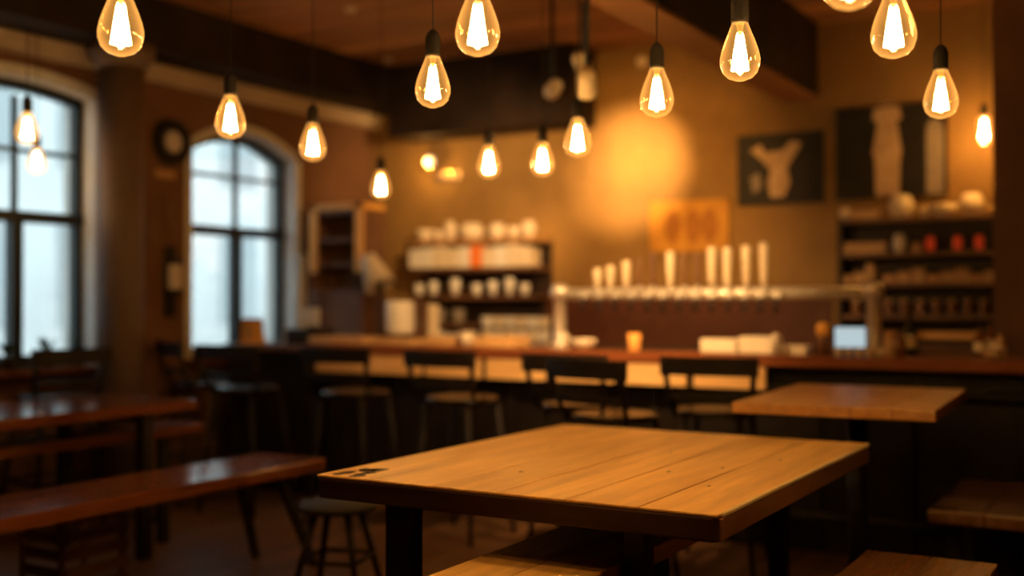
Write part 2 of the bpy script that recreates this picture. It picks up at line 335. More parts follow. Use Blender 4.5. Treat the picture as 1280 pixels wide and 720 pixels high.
for kx, ky, kr in ((0.25, -0.2, 0.006), (0.36, -0.05, 0.005), (0.10, 0.18, 0.004), (0.44, -0.38, 0.005), (-0.12, -0.42, 0.006), (0.46, 0.2, 0.005), (-0.3, 0.1, 0.004)):
    kn.prism([(kx + kr * math.cos(q) * (0.7 + random.random() * 0.5), ky + 2.0 * kr * math.sin(q)) for q in [i * 0.785 for i in range(8)]], 'z', 0.7499, 0.7504)
kn.build('knot', 'knot', t)

def bench(name, label, x0, x1, y0, y1, z, m='bench_wood', th=0.05, n=2, legm='black_metal', group='plank benches', cat='bench', splay=False):
    cx, cy = (x0 + x1) / 2, (y0 + y1) / 2; b = thing(name, label, cat, (cx, cy, 0), 0, group)
    W, Ln = x1 - x0, y1 - y0
    planks(Ln, W, z - th, z, n, 0.005).build('seat', m, b)
    for sy in (-1, 1):
        q = sy * (Ln / 2 - 0.22)
        for sx in (-1, 1):
            if splay: MB().cyl((sx * (W / 2 - 0.08), q - sy * 0.02, z - th), (sx * (W / 2 - 0.02), q + sy * 0.16, 0), 0.028, 0.02, 4).build('leg', legm, b)
            else: MB().box((sx * (W / 2 - 0.06) - 0.025, q - 0.025, 0), (sx * (W / 2 - 0.06) + 0.025, q + 0.025, z - th), 0.003).build('leg', legm, b)
        zs = z - th - 0.035 if splay else 0.12
        MB().box((-W / 2 + 0.085, q - 0.02, zs - 0.02), (W / 2 - 0.085, q + 0.02, zs + 0.02)).build('stretcher', legm, b)
    return b
bench('bench', 'honey-coloured plank bench tucked under the sharp central table', -1.585, -1.225, 1.55, 3.25, 0.57, 'table_wood')
bench('bench', 'long reddish bench at left reflecting the windows, nearest the camera on that side', -3.86, -3.45, 1.7, 4.14, 0.5, 'red_wood', 0.055, splay=True)
bench('bench', 'narrow reddish bench tucked under the window table', -4.70, -4.42, 2.3, 4.30, 0.6, 'red_wood', 0.05)
bench('bench', 'brown bench whose end shows at the bottom right corner', -0.84, -0.45, 2.05, 3.68, 0.45, 'bench_wood')
bench('bench', 'dim brown bench by the right edge behind the corner bench', -0.80, -0.40, 4.50, 5.35, 0.45, 'bench_wood')
t = thing('window_table', 'long reddish table beside the left window, window light on its top', 'table', (-4.56, 3.02, 0))
planks(2.1, 0.68, 0.70, 0.75, 4).build('tabletop', 'red_wood', t)
for sy in (-0.35, 0.75):
    for sx in (-0.29, 0.29): MB().box((sx - 0.03, sy - 0.03, 0), (sx + 0.03, sy + 0.03, 0.70), 0.004).build('leg', 'black_metal', t)
    MB().box((-0.26, sy - 0.02, 0.66), (0.26, sy + 0.02, 0.698)).build('crossbar', 'black_metal', t)
nr = at_z(1168, 513, 0.868)
t = thing('square_table', 'smaller blurred plank table behind the central table at right', 'table', (nr.x - 0.38, nr.y + 0.50, 0), math.radians(3))
planks(1.06, 0.72, 0.828, 0.868, 5).build('tabletop', 'square_wood', t)
MB().box((-0.25, -0.25, 0), (0.25, 0.25, 0.02), 0.004).build('base_plate', 'black_metal', t)
MB().cyl((0, 0, 0.02), (0, 0, 0.805), 0.04).build('post', 'black_metal', t)
MB().box((-0.2, -0.25, 0.805), (0.2, 0.25, 0.825)).build('mounting_plate', 'black_metal', t)

# ------------------------------------------------------------------ bar stools
def make_stool(label, group):
    s = thing('bar_stool', label, 'stool', (0, 0, 0), 0, group); h = 0.74
    m = MB(); n = 24                                                   # rounded seat, back edge straight
    m.lathe([(0, h - 0.035), (0.17, h - 0.035), (0.195, h - 0.02), (0.195, h - 0.008), (0.18, h), (0.12, h - 0.008), (0, h - 0.012)], n=n)
    m.build('seat', 'seat_wood', s)
    for sx in (-1, 1):
        for sy in (-1, 1):
            MB().cyl((sx * 0.13, sy * 0.13, h - 0.03), (sx * 0.2, sy * 0.2, 0), 0.016, 0.012, 8).build('leg', 'black_wood', s)
    m = MB()
    for (a, b) in (((-1, -1), (1, -1)), ((1, -1), (1, 1)), ((1, 1), (-1, 1)), ((-1, 1), (-1, -1))):
        k = 0.176; m.cyl((a[0] * k, a[1] * k, 0.27), (b[0] * k, b[1] * k, 0.27), 0.01, n=8)
    m.build('footrest', 'black_wood', s)
    for sx in (-1, 1):
        MB().tube([(sx * 0.17, -0.13, h - 0.03), (sx * 0.195, -0.18, h + 0.08), (sx * 0.205, -0.21, h + 0.235)], 0.014).build('back_post', 'black_wood', s)
    m = MB(); P = []
    for k in range(9):
        u = -1 + k / 4; P.append((u * 0.225, -0.215 - 0.035 * (1 - u * u)))
    pts = P + [(q[0], q[1] + 0.022) for q in P[::-1]]
    m.prism(pts, 'z', h + 0.165, h + 0.25); m.build('top_rail', 'black_wood', s)
    pts = [(q[0] * 0.88, q[1] + 0.03) for q in P] + [(q[0] * 0.88, q[1] + 0.047) for q in P[::-1]]
    MB().prism(pts, 'z', h + 0.055, h + 0.085).build('lower_rail', 'black_wood', s)
    return s
GS = 'dark low-backed bar stools in front of the bar'
st0 = make_stool('dark low-backed bar stool below the left end of the bar counter', GS)
spots = [(-3.97, 5.02, 4, st0['label']), (-3.24, 5.0, -3, 'dark bar stool between the white canister and the steel tap post'),
         (-2.52, 4.98, 2, 'dark bar stool facing the bar below the shortest tap handles'),
         (-2.16, 4.60, -14, 'dark bar stool standing in front of the tap row, nearer the camera than its neighbours'),
         (-1.84, 5.06, 8, 'dark bar stool right beside the blurred square table'),
         (-4.75, 4.98, 5, 'dark bar stool beyond the left end of the bar, near the second window'),
         (-5.28, 5.12, -25, 'dark bar stool before the sill of the second window'),
         (-5.28, 4.02, 82, 'dark bar stool at the far end of the window table, beside the round column'),
         ]
for i, (x_, y_, r_, lab) in enumerate(spots):
    s = st0 if i == 0 else copy_tree(st0)
    s.location = (x_, y_, 0); s.rotation_euler = (0, 0, math.radians(r_)); s['label'] = lab
def low_stool(label, loc, rot, h=0.46):
    s = thing('backless_stool', label, 'stool', loc, rot)
    MB().lathe([(0, h - 0.03), (0.16, h - 0.03), (0.17, h - 0.015), (0.16, h), (0, h)], n=20).build('seat', 'black_matte', s)
    for k in range(4):
        a = math.radians(45 + 90 * k)
        MB().cyl((0.10 * math.cos(a), 0.10 * math.sin(a), h - 0.03), (0.21 * math.cos(a), 0.21 * math.sin(a), 0), 0.017, 0.013, 8).build('leg', 'black_wood', s)
    m = MB(); r = 0.168
    for k in range(4):
        a, b = math.radians(45 + 90 * k), math.radians(135 + 90 * k)
        m.cyl((r * math.cos(a), r * math.sin(a), 0.17), (r * math.cos(b), r * math.sin(b), 0.17), 0.01, n=8)
    m.build('stretcher', 'black_wood', s); return s
low_stool('low dark backless stool on the floor just left of the central table', (-3.02, 3.70, 0), 0.3, 0.40)
# slatted crate under the red bench
cr = thing('slatted_crate', 'slatted wooden crate on the floor behind the left bench', 'crate', (-4.06, 3.22, 0))
for k in range(5):
    MB().box((0.128, -0.16, 0.02 + k * 0.075), (0.14, 0.16, 0.065 + k * 0.075)).build('slat', 'brown_wood', cr)
    MB().box((-0.12, -0.172, 0.02 + k * 0.075), (0.12, -0.16, 0.065 + k * 0.075)).build('slat', 'brown_wood', cr)
for sx in (-1, 1):
    for sy in (-1, 1): MB().box((sx * 0.125 - 0.02, sy * 0.155 - 0.02, 0), (sx * 0.125 + 0.003 * sx, sy * 0.155 + 0.003 * sy, 0.38)).build('corner_post', 'brown_wood', cr)
MB().box((-0.12, -0.15, 0.01), (0.12, 0.15, 0.02)).build('bottom', 'brown_wood', cr)

# ------------------------------------------------------------------ the bar
BY0, BY1, BX0, BX1, BZ = 5.45, 6.15, -4.72, 1.3, 0.975
bar = thing('bar_counter', 'long bar with red-brown wooden counter edge and pale wooden band beneath it', 'bar', (0, 0, 0))
m = MB(); n = 5; w_ = (BY1 - BY0) / n
for k in range(n): m.box((BX0, BY0 + k * w_ + 0.001, BZ - 0.055), (BX1, BY0 + (k + 1) * w_ - 0.001, BZ), 0.005)
m.build('countertop', 'bar_top', bar)
m = MB(); x = BX0 + 0.08
while x < -2.0:
    m.box((x, BY0 + 0.012, 0.80), (x + 0.38, BY0 + 0.04, BZ - 0.062), 0.003); x += 0.42
m.build('fascia_board', 'fascia', bar)
MB().box((BX0 + 0.06, BY0 + 0.04, 0.80), (BX1, BY0 + 0.125, 0.82)).build('fascia_support', 'black_wood', bar)
MB().box((BX0 + 0.06, BY0 + 0.125, 0), (BX1, BY0 + 0.16, BZ - 0.056)).box((BX0 + 0.06, BY0 + 0.16, 0), (BX0 + 0.10, BY1 - 0.05, BZ - 0.056)).build('front_panel', 'black_wood', bar)
m = MB(); x = BX0 + 0.1
while x < BX1: m.box((x, BY0 + 0.108, 0.0), (x + 0.05, BY0 + 0.125, 0.80)); x += 0.44
m.build('panel_batten', 'black_wood', bar)
MB().cyl((BX0 + 0.1, BY0 + 0.0, 0.2), (BX1, BY0 + 0.0, 0.2), 0.02).build('foot_rail', 'black_metal', bar)
m = MB(); x = BX0 + 0.4
while x < BX1: m.box((x, BY0, 0.185), (x + 0.02, BY0 + 0.11, 0.215)); x += 1.1
m.build('rail_bracket', 'black_metal', bar)
struct(MB().box((-3.98, YB - 0.03, 0.93), (-1.88, YB, 1.30)).build('trim_8', noise_mat('backsplash', (0.07, 0.022, 0.01), (0.12, 0.04, 0.018), (3, 3, 3), 0.6, 0.3)))
# tap tower
RY = 5.87; p0 = at_Y(700, 367, RY); p1 = at_Y(1092, 367, RY); RZ = 1.285
tw = thing('beer_tap_tower', 'polished two-post steel beer tap rail with a row of tall tap handles on the bar', 'beer taps', (0, 0, 0))
for px_ in (p0.x, p1.x):
    MB().lathe([(0, BZ), (0.075, BZ), (0.07, BZ + 0.012), (0.045, BZ + 0.02), (0.036, BZ + 0.04), (0.036, RZ - 0.02), (0.05, RZ - 0.02), (0.055, RZ + 0.02), (0.045, RZ + 0.05), (0, RZ + 0.06)], (px_, RY, 0), n=20).build('post', 'steel', tw)
MB().cyl((p0.x - 0.05, RY, RZ), (p1.x + 0.02, RY, RZ), 0.034, n=20).build('rail', 'steel', tw)
hs = [(747, 335, 'w'), (763, 331, 'w'), (783, 325, 'w'), (799, 322, 'd'), (816, 314, 'g'), (838, 314, 'w'), (855, 314, 'd'), (872, 314, 'd'), (890, 308, 'w'), (909, 308, 'w'), (933, 306, 'w'), (955, 303, 'w')]
for k, (hx, hy, kind) in enumerate(hs):
    b = at_Y(hx, 358, RY - 0.05).x; top = at_Y(hx, hy, RY - 0.05).z; wd = 0.026 if kind == 'w' else 0.019
    hd = MB().lathe([(0, RZ + 0.045), (0.014, RZ + 0.045), (wd * 0.75, RZ + 0.075), (wd, top - 0.03), (wd * 0.9, top - 0.006), (0, top)], (b, RY - 0.05, 0), n=14).build('tap_handle', {'w': 'handle_wood', 'd': 'handle_dark', 'g': 'brown_wood'}[kind], tw)
    if kind == 'd': hd['label'] = 'dark brown tap handle'
    MB().cyl((b, RY - 0.05, RZ + 0.01), (b, RY - 0.05, RZ + 0.05), 0.012).build('ferrule', 'steel', hd)
for k in range(13):
    hx = 737 + k * 20; b = at_Y(hx, 367, RY).x
    f = MB().cyl((b, RY - 0.03, RZ - 0.005), (b, RY - 0.085, RZ - 0.005), 0.027, 0.022, 14)
    f.build('shank', 'steel', tw)
    MB().tube([(b, RY - 0.075, RZ - 0.02), (b, RY - 0.095, RZ - 0.05), (b, RY - 0.10, RZ - 0.10)], 0.011).build('spout', 'black_metal', tw)
# drip tray
MB_ = MB().box((p0.x + 0.2, RY - 0.115, BZ), (p1.x - 0.2, RY - 0.02, BZ + 0.015), 0.003).build('drip_tray', 'black_metal'); tag(MB_, 'black metal drip tray on the bar under the tap row', 'drip tray')

# ------------------------------------------------------------------ small object builders (local, base at origin)
def item(name, label, cat, m, loc, prof=None, box=None, group=None, rot=0.0, n=18, bev=0.004):
    mb = MB()
    if prof: mb.lathe(prof, n=n)
    else: mb.box((-box[0] / 2, -box[1] / 2, 0), (box[0] / 2, box[1] / 2, box[2]), bev)
    o = mb.build(name, m, None, loc, rot); tag(o, label, cat, group); return o
def bottle(name, label, loc, h, r, m, group=None, label_m='paper', cat='bottle'):
    e = thing(name, label, cat, loc, 0, group)
    MB().lathe([(0, 0), (r, 0), (r, h * 0.55), (r * 0.9, h * 0.62), (r * 0.38, h * 0.75), (r * 0.34, h * 0.93), (0, h * 0.93)], n=16).build('glass_body', m, e)
    MB().lathe([(0, h * 0.93), (r * 0.42, h * 0.93), (r * 0.42, h), (0, h)], n=12).build('cap', 'black_matte', e)
    if label_m: MB().lathe([(r + 0.001, h * 0.15), (r + 0.001, h * 0.48)], n=16).build('paper_label', label_m, e)
    return e
def tumbler(label, loc, h, r, group):
    o = MB().lathe([(0, 0), (r * 0.75, 0), (r, h), (r * 0.93, h), (r * 0.68, 0.008), (0, 0.008)], n=16).build('drinking_glass', 'clear_glass', None, loc); return tag(o, label, 'glass', group)
def jar(label, loc, h, r, m, lidm, group=None, name='jar'):
    e = thing(name, label, 'jar', loc, 0, group)
    MB().lathe([(0, 0), (r, 0), (r * 1.02, h * 0.2), (r, h * 0.72), (r * 0.75, h * 0.8), (0, h * 0.8)], n=16).build('jar_body', m, e)
    MB().lathe([(0, h * 0.8), (r * 0.85, h * 0.8), (r * 0.85, h * 0.96), (r * 0.8, h), (0, h)], n=16).build('lid', lidm, e)
    return e
BOWL = lambda r, h: [(0, 0), (r * 0.5, 0), (r * 0.85, h * 0.4), (r, h), (r * 0.93, h), (r * 0.78, h * 0.45), (0, h * 0.15)]
POT = lambda r, h: [(0, 0), (r * 0.6, 0), (r * 0.95, h * 0.3), (r, h * 0.6), (r * 0.75, h * 0.88), (r * 0.6, h), (0, h)]
CUP = lambda r, h: [(0, 0), (r * 0.7, 0), (r * 0.95, h * 0.5), (r, h), (r * 0.9, h), (r * 0.6, h * 0.1), (0, h * 0.1)]

# ------------------------------------------------------------------ things on the bar
def onbar(px, Y=5.85): return Vector((at_Y(px, 435, Y).x, Y, BZ))
e = thing('wooden_menu_holder', 'orange wooden menu holder on the left window ledge side table, before the second window', 'menu holder', (0, 0, 0))
pm = at_Y(312, 430, 5.52)
e.location = (pm.x, 5.55, 0.96); e.rotation_euler = (0, 0, 0.3); e['label'] = 'orange wooden menu stand in front of the second window'
MB().prism([(-0.085, 0), (0.085, 0), (0.07, 0.17), (-0.07, 0.17)], 'y', -0.01, 0.01).build('board', 'orange_wood', e)
MB().box((-0.09, -0.05, 0), (0.09, 0.05, 0.015)).build('base', 'orange_wood', e)
MB().box((-0.055, -0.013, 0.03), (-0.005, -0.01, 0.14)).build('menu_card', 'tan', e)
# side counter joining the bar to the window wall
sd = thing('side_counter', 'dark side counter between the bar end and the second window', 'counter', (0, 0, 0))
MB().box((XL + 0.16, 5.45, 0.92), (BX0 - 0.01, 5.87, 0.96), 0.004).build('top', 'brown_wood', sd)
MB().box((XL + 0.16, 5.53, 0), (BX0 - 0.01, 5.85, 0.92)).build('body', 'black_wood', sd)
def flat(px0, px1, y0, y1, name, label, cat, m, Y=5.80, dep=0.16, group=None):
    a = at_Y(px0, y1, Y); b = at_Y(px1, y0, Y)
    o = MB().box((-(b.x - a.x) / 2, -dep / 2, 0), ((b.x - a.x) / 2, dep / 2, max(0.012, b.z - BZ)), 0.004).build(name, m, None, ((a.x + b.x) / 2, Y, BZ)); return tag(o, label, cat, group)
flat(401, 468, 421, 433, 'serving_tray', 'pale wooden serving tray lying on the left end of the bar', 'tray', 'fascia', 5.70, 0.25)
flat(480, 524, 424, 435, 'serving_tray', 'small pale wooden board under the white canister', 'tray', 'fascia', 5.70, 0.2)
flat(543, 603, 421, 436, 'wooden_caddy', 'pale wooden caddy on the bar right of the white canister', 'caddy', 'fascia', 5.70, 0.2)
item('clay_cup', 'round clay cup on the bar beside the wooden caddies', 'cup', 'cream', (onbar(592, 5.65).x, 5.57, BZ), CUP(0.045, 0.085))
flat(613, 652, 420, 440, 'wooden_caddy', 'pale wooden box on the bar below the stacked white cups', 'caddy', 'fascia', 5.67, 0.2)
item('canister', 'white ceramic canister standing on the left part of the bar', 'canister', 'white', (onbar(506, 5.75).x, 5.70, BZ + 0.065), [(0, 0), (0.085, 0), (0.09, 0.02), (0.09, 0.19), (0.082, 0.205), (0, 0.205)])
item('menu_card', 'tan upright card standing against the white canister on its right', 'menu', 'paper', (onbar(528, 5.75).x, 5.87, BZ), box=(0.07, 0.03, 0.25))
item('bowl', 'cream bowl on the bar just right of the left tap post', 'bowl', 'cream', (onbar(733, 5.70).x, 5.67, BZ), BOWL(0.075, 0.055))
item('pepper_mill', 'small cream grinder beside the bowl near the tap post', 'grinder', 'cream', (onbar(716, 5.75).x, 5.67, BZ), [(0, 0), (0.018, 0), (0.012, 0.04), (0.018, 0.06), (0.008, 0.085), (0, 0.09)])
e = thing('candle_holder', 'glowing orange candle glass on the bar under the taps', 'candle', (onbar(793, 5.67).x, 5.67, BZ))
MB().lathe([(0, 0), (0.030, 0), (0.036, 0.09), (0.032, 0.09), (0.027, 0.01), (0, 0.01)]).build('glass_cup', 'amber_lit', e); MB().cyl((0, 0, 0.01), (0, 0, 0.06), 0.024).build('wax', 'amber_lit', e)
for k, (a, b, y0, y1, lab) in enumerate(((880, 922, 424, 442, 'left stack of cream napkins on the bar under the taps'), (924, 972, 421, 442, 'taller middle stack of cream napkins on the bar'), (960, 1012, 433, 444, 'low right stack of cream napkins on the bar'))):
    pass
flat(880, 925, 424, 442, 'napkin_stack', 'left stack of cream napkins on the bar under the taps', 'napkins', 'paper', 5.67, 0.12)
flat(928, 974, 421, 442, 'napkin_stack', 'taller middle stack of cream napkins on the bar', 'napkins', 'paper', 5.67, 0.12)
flat(976, 1012, 432, 444, 'napkin_stack', 'low right stack of cream napkins on the bar', 'napkins', 'paper', 5.63, 0.12)
item('salt_shaker', 'small cream shaker standing behind the napkin stacks', 'shaker', 'cream', (onbar(988, 5.75).x, 5.50, BZ), [(0, 0), (0.024, 0), (0.022, 0.085), (0.018, 0.105), (0, 0.11)])
e = thing('pepper_mill', 'brown wooden pepper mill with round orange head by the tablet', 'grinder', (onbar(1029, 5.70).x, 5.70, BZ))
MB().lathe([(0, 0), (0.032, 0), (0.022, 0.06), (0.026, 0.09), (0, 0.09)]).build('body', 'brown_wood', e); MB().lathe([(0, 0.09), (0.03, 0.095), (0.038, 0.125), (0.03, 0.155), (0, 0.165)]).build('head', 'orange_wood', e)
e = thing('tablet', 'small tablet with pale blue lit screen standing on the bar', 'tablet', (onbar(1062, 5.70).x, 5.71, BZ), 0.25)
MB().box((-0.082, 0, 0.03), (0.082, 0.012, 0.145), 0.003).build('casing', 'black_matte', e)
MB().box((-0.074, -0.002, 0.037), (0.074, 0.001, 0.138)).build('screen', 'screen', e)
MB().prism([(0.01, 0), (0.08, 0), (0.013, 0.10)], 'x', -0.04, 0.04).build('stand', 'black_matte', e)
for k in range(4):
    item('clay_cup', ORD[k] + ' from the left of the small cups in front of the lit tablet', 'cup', 'cream', (onbar(1046 + k * 13, 5.55).x, 5.58, BZ), CUP(0.020, 0.035), group='small cups in front of the tablet')
# register / grinder at left end
g = at_Y(385, 400, 6.00)
e = thing('cash_register', 'black cash register with pale paper sign on top, at the left end of the bar', 'register', (BX0 - 0.17, 5.72, 0.96))
MB().box((-0.13, -0.12, 0), (0.1, 0.12, 0.10), 0.01).build('base', 'black_matte', e); MB().box((-0.02, -0.02, 0.10), (0.02, 0.02, 0.16)).build('neck', 'black_matte', e)
MB().box((-0.11, -0.03, 0.12), (0.07, 0.0, 0.24), 0.004, ).build('display', 'reveal', e)
item('paper_roll', 'pale paper roll standing upright on the ledge right of the second window', 'paper roll', 'reveal', (-5.50, 6.30, 0.865), [(0, 0), (0.05, 0), (0.05, 0.72), (0, 0.72)])
# corner cabinet with orange frame
cb = thing('corner_cabinet', 'tall dark open cabinet with orange wooden frame near the corner', 'cabinet', (-5.27, 6.56, 0))
HZ = at_Y(415, 255, 6.42).z
for sx in (-1, 1): MB().box((sx * 0.25, -0.14, 1.45), (sx * 0.18, -0.12, HZ), 0.003).build('stile', 'orange_wood', cb)
MB().box((-0.25, -0.14, HZ - 0.04), (0.25, 0.13, HZ), 0.003).build('top', 'orange_wood', cb)
MB().box((-0.25, 0.12, 0), (0.25, 0.14, HZ - 0.04)).box((-0.25, -0.12, 0), (-0.235, 0.12, HZ - 0.04)).box((0.235, -0.12, 0), (0.25, 0.12, HZ - 0.04)).build('carcass', 'brown_wood', cb)
for z_ in (1.88, 1.68, 1.5, 1.3): MB().box((-0.235, -0.12, z_), (0.235, 0.12, z_ + 0.025)).build('shelf', 'brown_wood', cb)
MB().box((-0.25, -0.14, 0.0), (0.25, -0.12, 1.3)).build('door_panel', 'brown_wood', cb)
# lamp in front of cabinet
lp = at_Y(452, 345, 5.85)
e = thing('table_lamp', 'table lamp with tilted beige shade on a black stem behind the bar', 'lamp', (at_Y(452, 345, 6.3).x + 0.12, 6.36, 0.93))
MB().lathe([(0, 0), (0.12, 0), (0.12, 0.02), (0, 0.03)]).lathe([(0.02, 0.02), (0.02, 0.5), (0, 0.5)]).build('stem', 'black_matte', e)
mt = Matrix.Translation((0, 0, 0.42)) @ Matrix.Rotation(math.radians(-28), 4, 'Y')
MB().lathe([(0.05, 0.24), (0.115, 0.0), (0.112, 0.0), (0.047, 0.24)], n=20, mtx=mt).build('lamp_shade', 'cream', e)
e2 = item('coffee_grinder', 'dark coffee grinder behind the bar below the beige lamp shade', 'grinder', 'brown_wood', (at_Y(452, 345, 6.42).x + 0.50, 6.42, 0.93), [(0, 0), (0.11, 0), (0.11, 0.06), (0.08, 0.08), (0.08, 0.26), (0.1, 0.3), (0, 0.31)])
# back counter
bk = thing('back_counter', 'dark back counter running along the wall behind the bar', 'counter', (0, 0, 0))
MB().box((-5.0, 6.8, 0.88), (-0.9, YB - 0.001, 0.93), 0.004).build('top', 'brown_wood', bk); MB().box((-5.0, 6.86, 0), (-0.9, YB - 0.021, 0.88)).build('body', 'shelf_dark', bk)
cw = thing('work_counter', 'low dark cabinet behind the left end of the bar carrying the lamp', 'counter', (0, 0, 0))
MB().box((-4.98, 6.24, 0), (-4.2, 6.6, 0.90)).build('body', 'shelf_dark', cw); MB().box((-5.0, 6.22, 0.90), (-4.18, 6.62, 0.93), 0.003).build('top', 'brown_wood', cw)

# ------------------------------------------------------------------ left wall shelves
SY = 7.06
xa, xb = at_Y(512, 300, SY).x, at_Y(671, 300, SY).x
ls = thing('wall_shelf_unit', 'wall shelf unit left of the taps with rows of pale crockery and glasses', 'shelves', (0, 0, 0))
zt = [at_Y(590, y_, SY).z for y_ in (299, 334, 369, 405)]
for z_ in zt: MB().box((xa, SY, z_ - 0.03), (xb, YB - 0.02, z_), 0.002).build('shelf', 'shelf_wood' if z_ == zt[0] else 'brown_wood', ls)
MB().box((xa, YB - 0.02, 0.95), (xb, YB - 0.001, zt[0])).build('back_panel', 'shelf_dark', ls)
def X_(px, Y=SY + 0.09): return at_Y(px, 320, Y).x
def row(pxs, z, fn, Y=SY + 0.09):
    for k, px in enumerate(pxs): fn(k, Vector((X_(px, Y), Y, z)))
G1 = 'crockery on the top shelf at left'
for k, (px, r, h, nm, lab) in enumerate(((530, 0.075, 0.09, 'bowl', 'wide cream bowl at the left end of the top shelf'), (547, 0.05, 0.08, 'bowl', 'small cream bowl second on the top left shelf'), (561, 0.05, 0.15, 'jug', 'tall narrow cream jug on the top left shelf'),
                                   (588, 0.10, 0.125, 'pot', 'big round cream pot in the middle of the top left shelf'), (620, 0.068, 0.12, 'pot', 'round cream pot right of the biggest pot on the top left shelf'), (640, 0.055, 0.09, 'bowl', 'small cream bowl near the right end of the top left shelf'), (659, 0.06, 0.13, 'pot', 'cream pot at the right end of the top left shelf'))):
    item(nm, lab, nm, 'cream', (X_(px), SY + 0.11, zt[0]), (BOWL if nm == 'bowl' else POT)(r, h), group=G1)
G2 = 'pale boxes on the second shelf at left'; px = 517; k = 0; cols = ['white', 'white', 'cream', 'cream', 'white', 'orange_card', 'cream', 'white', 'cream', 'cream']
for k in range(10):
    wpx = 14.6; a = X_(517 + k * 15.2); b = X_(517 + k * 15.2 + wpx); hh = 0.145 + 0.02 * ((k * 7) % 3) / 2
    lab = 'orange carton among the pale ones on the second left shelf' if cols[k] == 'orange_card' else ORD[k] + ' pale carton from the left on the second left shelf'
    item('carton', lab, 'box', cols[k], ((a + b) / 2, SY + 0.1, zt[1]), box=(b - a - 0.004, 0.16, hh), group=G2)
G3 = 'glasses on the third shelf at left'
for k in range(8):
    tumbler(ORD[k] + ' drinking glass from the left on the third left shelf', (X_(524 + k * 18.5, SY + 0.17), SY + 0.17, zt[2]), 0.13, 0.045, G3)
for k, px in enumerate((524, 542, 569, 596, 616, 637, 656)):
    item('cup', ORD[k] + ' white cup from the left, before the glasses on the third left shelf', 'cup', 'white', (X_(px, SY + 0.06), SY + 0.06, zt[2]), CUP(0.036, 0.085 + 0.02 * (k % 3)), group='white cups among the glasses')
G4 = 'stacked plates and cups on the lowest shelf at left'
for k, px in enumerate((548, 572)):
    item('metal_tin', ['left', 'right'][k] + ' grey tin on the lowest left shelf', 'tin', 'poster_grey', (X_(px), SY + 0.1, zt[3]), [(0, 0), (0.05, 0), (0.05, 0.11), (0, 0.11)])
for k in range(6):
    for j in range(2):
        item('cup', ['lower', 'upper'][j] + ' white cup, ' + ORD[k] + ' from the left in the stacks left of the tap post', 'cup', 'white' if (k + j) % 2 else 'cream', (at_Y(610 + k * 14, 400, 6.9).x, 6.9, 0.93 + j * 0.10 + 0.002), CUP(0.05, 0.098), group='white cups stacked left of the tap post')
for k in range(4):
    item('plate_stack', ORD[k] + ' stack of white plates from the left under the lowest left shelf', 'plates', 'white', (at_Y(528 + k * 20.5, 400, 6.98).x, 6.93, 0.93), [(0, 0), (0.05, 0), (0.075, 0.012), (0.075, 0.06 + 0.02 * (k % 2)), (0.05, 0.07 + 0.02 * (k % 2)), (0, 0.065)], group='white plate stacks')
# ------------------------------------------------------------------ right shelves
xa, xb = at_Y(1049, 272, SY).x, at_Y(1249, 272, SY).x
rs = thing('wall_shelf_unit', 'wall shelf unit at right below the black poster, with jars and red candles', 'shelves', (0, 0, 0))
zr = [at_Y(1150, y_, SY).z for y_ in (271, 315, 353, 394, 432)]
for z_ in zr: MB().box((xa, SY, z_ - 0.025), (xb, YB - 0.02, z_), 0.002).build('shelf', 'brown_wood', rs)
MB().box((xa, YB - 0.02, 0.93), (xb, YB - 0.001, zr[0])).build('back_panel', 'shelf_dark', rs)
for q in (xa, xb - 0.0): MB().box((q - 0.012, SY, 0.93), (q + 0.012, YB - 0.001, zr[0] + 0.01)).build('side_panel', 'shelf_dark', rs)
def RX(px, Y=SY + 0.08): return at_Y(px, 300, Y).x
T = zr[0]
item('cup', 'small tan cup at the left end of the top right shelf', 'cup', 'cream', (RX(1056), SY + 0.08, T), CUP(0.033, 0.075))
item('carton', 'long low tan box on the top right shelf', 'box', 'tan', (RX(1082), SY + 0.08, T), box=(0.17, 0.1, 0.055))
item('pot', 'big round tan pot on the top right shelf under the bottle picture', 'pot', 'cream', (RX(1126), SY + 0.1, T), POT(0.078, 0.145))
item('cup', 'little tan cup right of the big round pot', 'cup', 'cream', (RX(1156), SY + 0.08, T), CUP(0.03, 0.065))
item('bowl', 'tan bowl near the right end of the top right shelf', 'bowl', 'cream', (RX(1180), SY + 0.08, T), BOWL(0.08, 0.075))
item('pot', 'second round tan pot at the right end of the top right shelf', 'pot', 'cream', (RX(1214), SY + 0.1, T), POT(0.075, 0.135))
item('bowl', 'shallow tan bowl at the right end of the top right shelf', 'bowl', 'tan', (RX(1241), SY + 0.04, T), BOWL(0.036, 0.05))
T = zr[1]
item('carton', 'long tan box at the left of the second right shelf', 'box', 'tan', (RX(1081), SY + 0.1, T), box=(0.27, 0.12, 0.07))
item('pot', 'small white pot on the second right shelf', 'pot', 'white', (RX(1125), SY + 0.06, T), POT(0.042, 0.115))
item('carton', 'short tan box beside the white pot on the second right shelf', 'box', 'tan', (RX(1145), SY + 0.12, T), box=(0.06, 0.08, 0.06))
for k, px in enumerate((1163, 1197, 1224)):
    item('candle_jar', ['left', 'middle', 'right'][k] + ' of the three glowing red candle jars on the right shelves', 'candle', 'red_glass', (RX(px), SY + 0.08, T + 0.01), [(0, 0), (0.018, 0), (0.027, 0.03), (0.026, 0.06), (0.018, 0.085), (0, 0.085)], group='red candle jars')
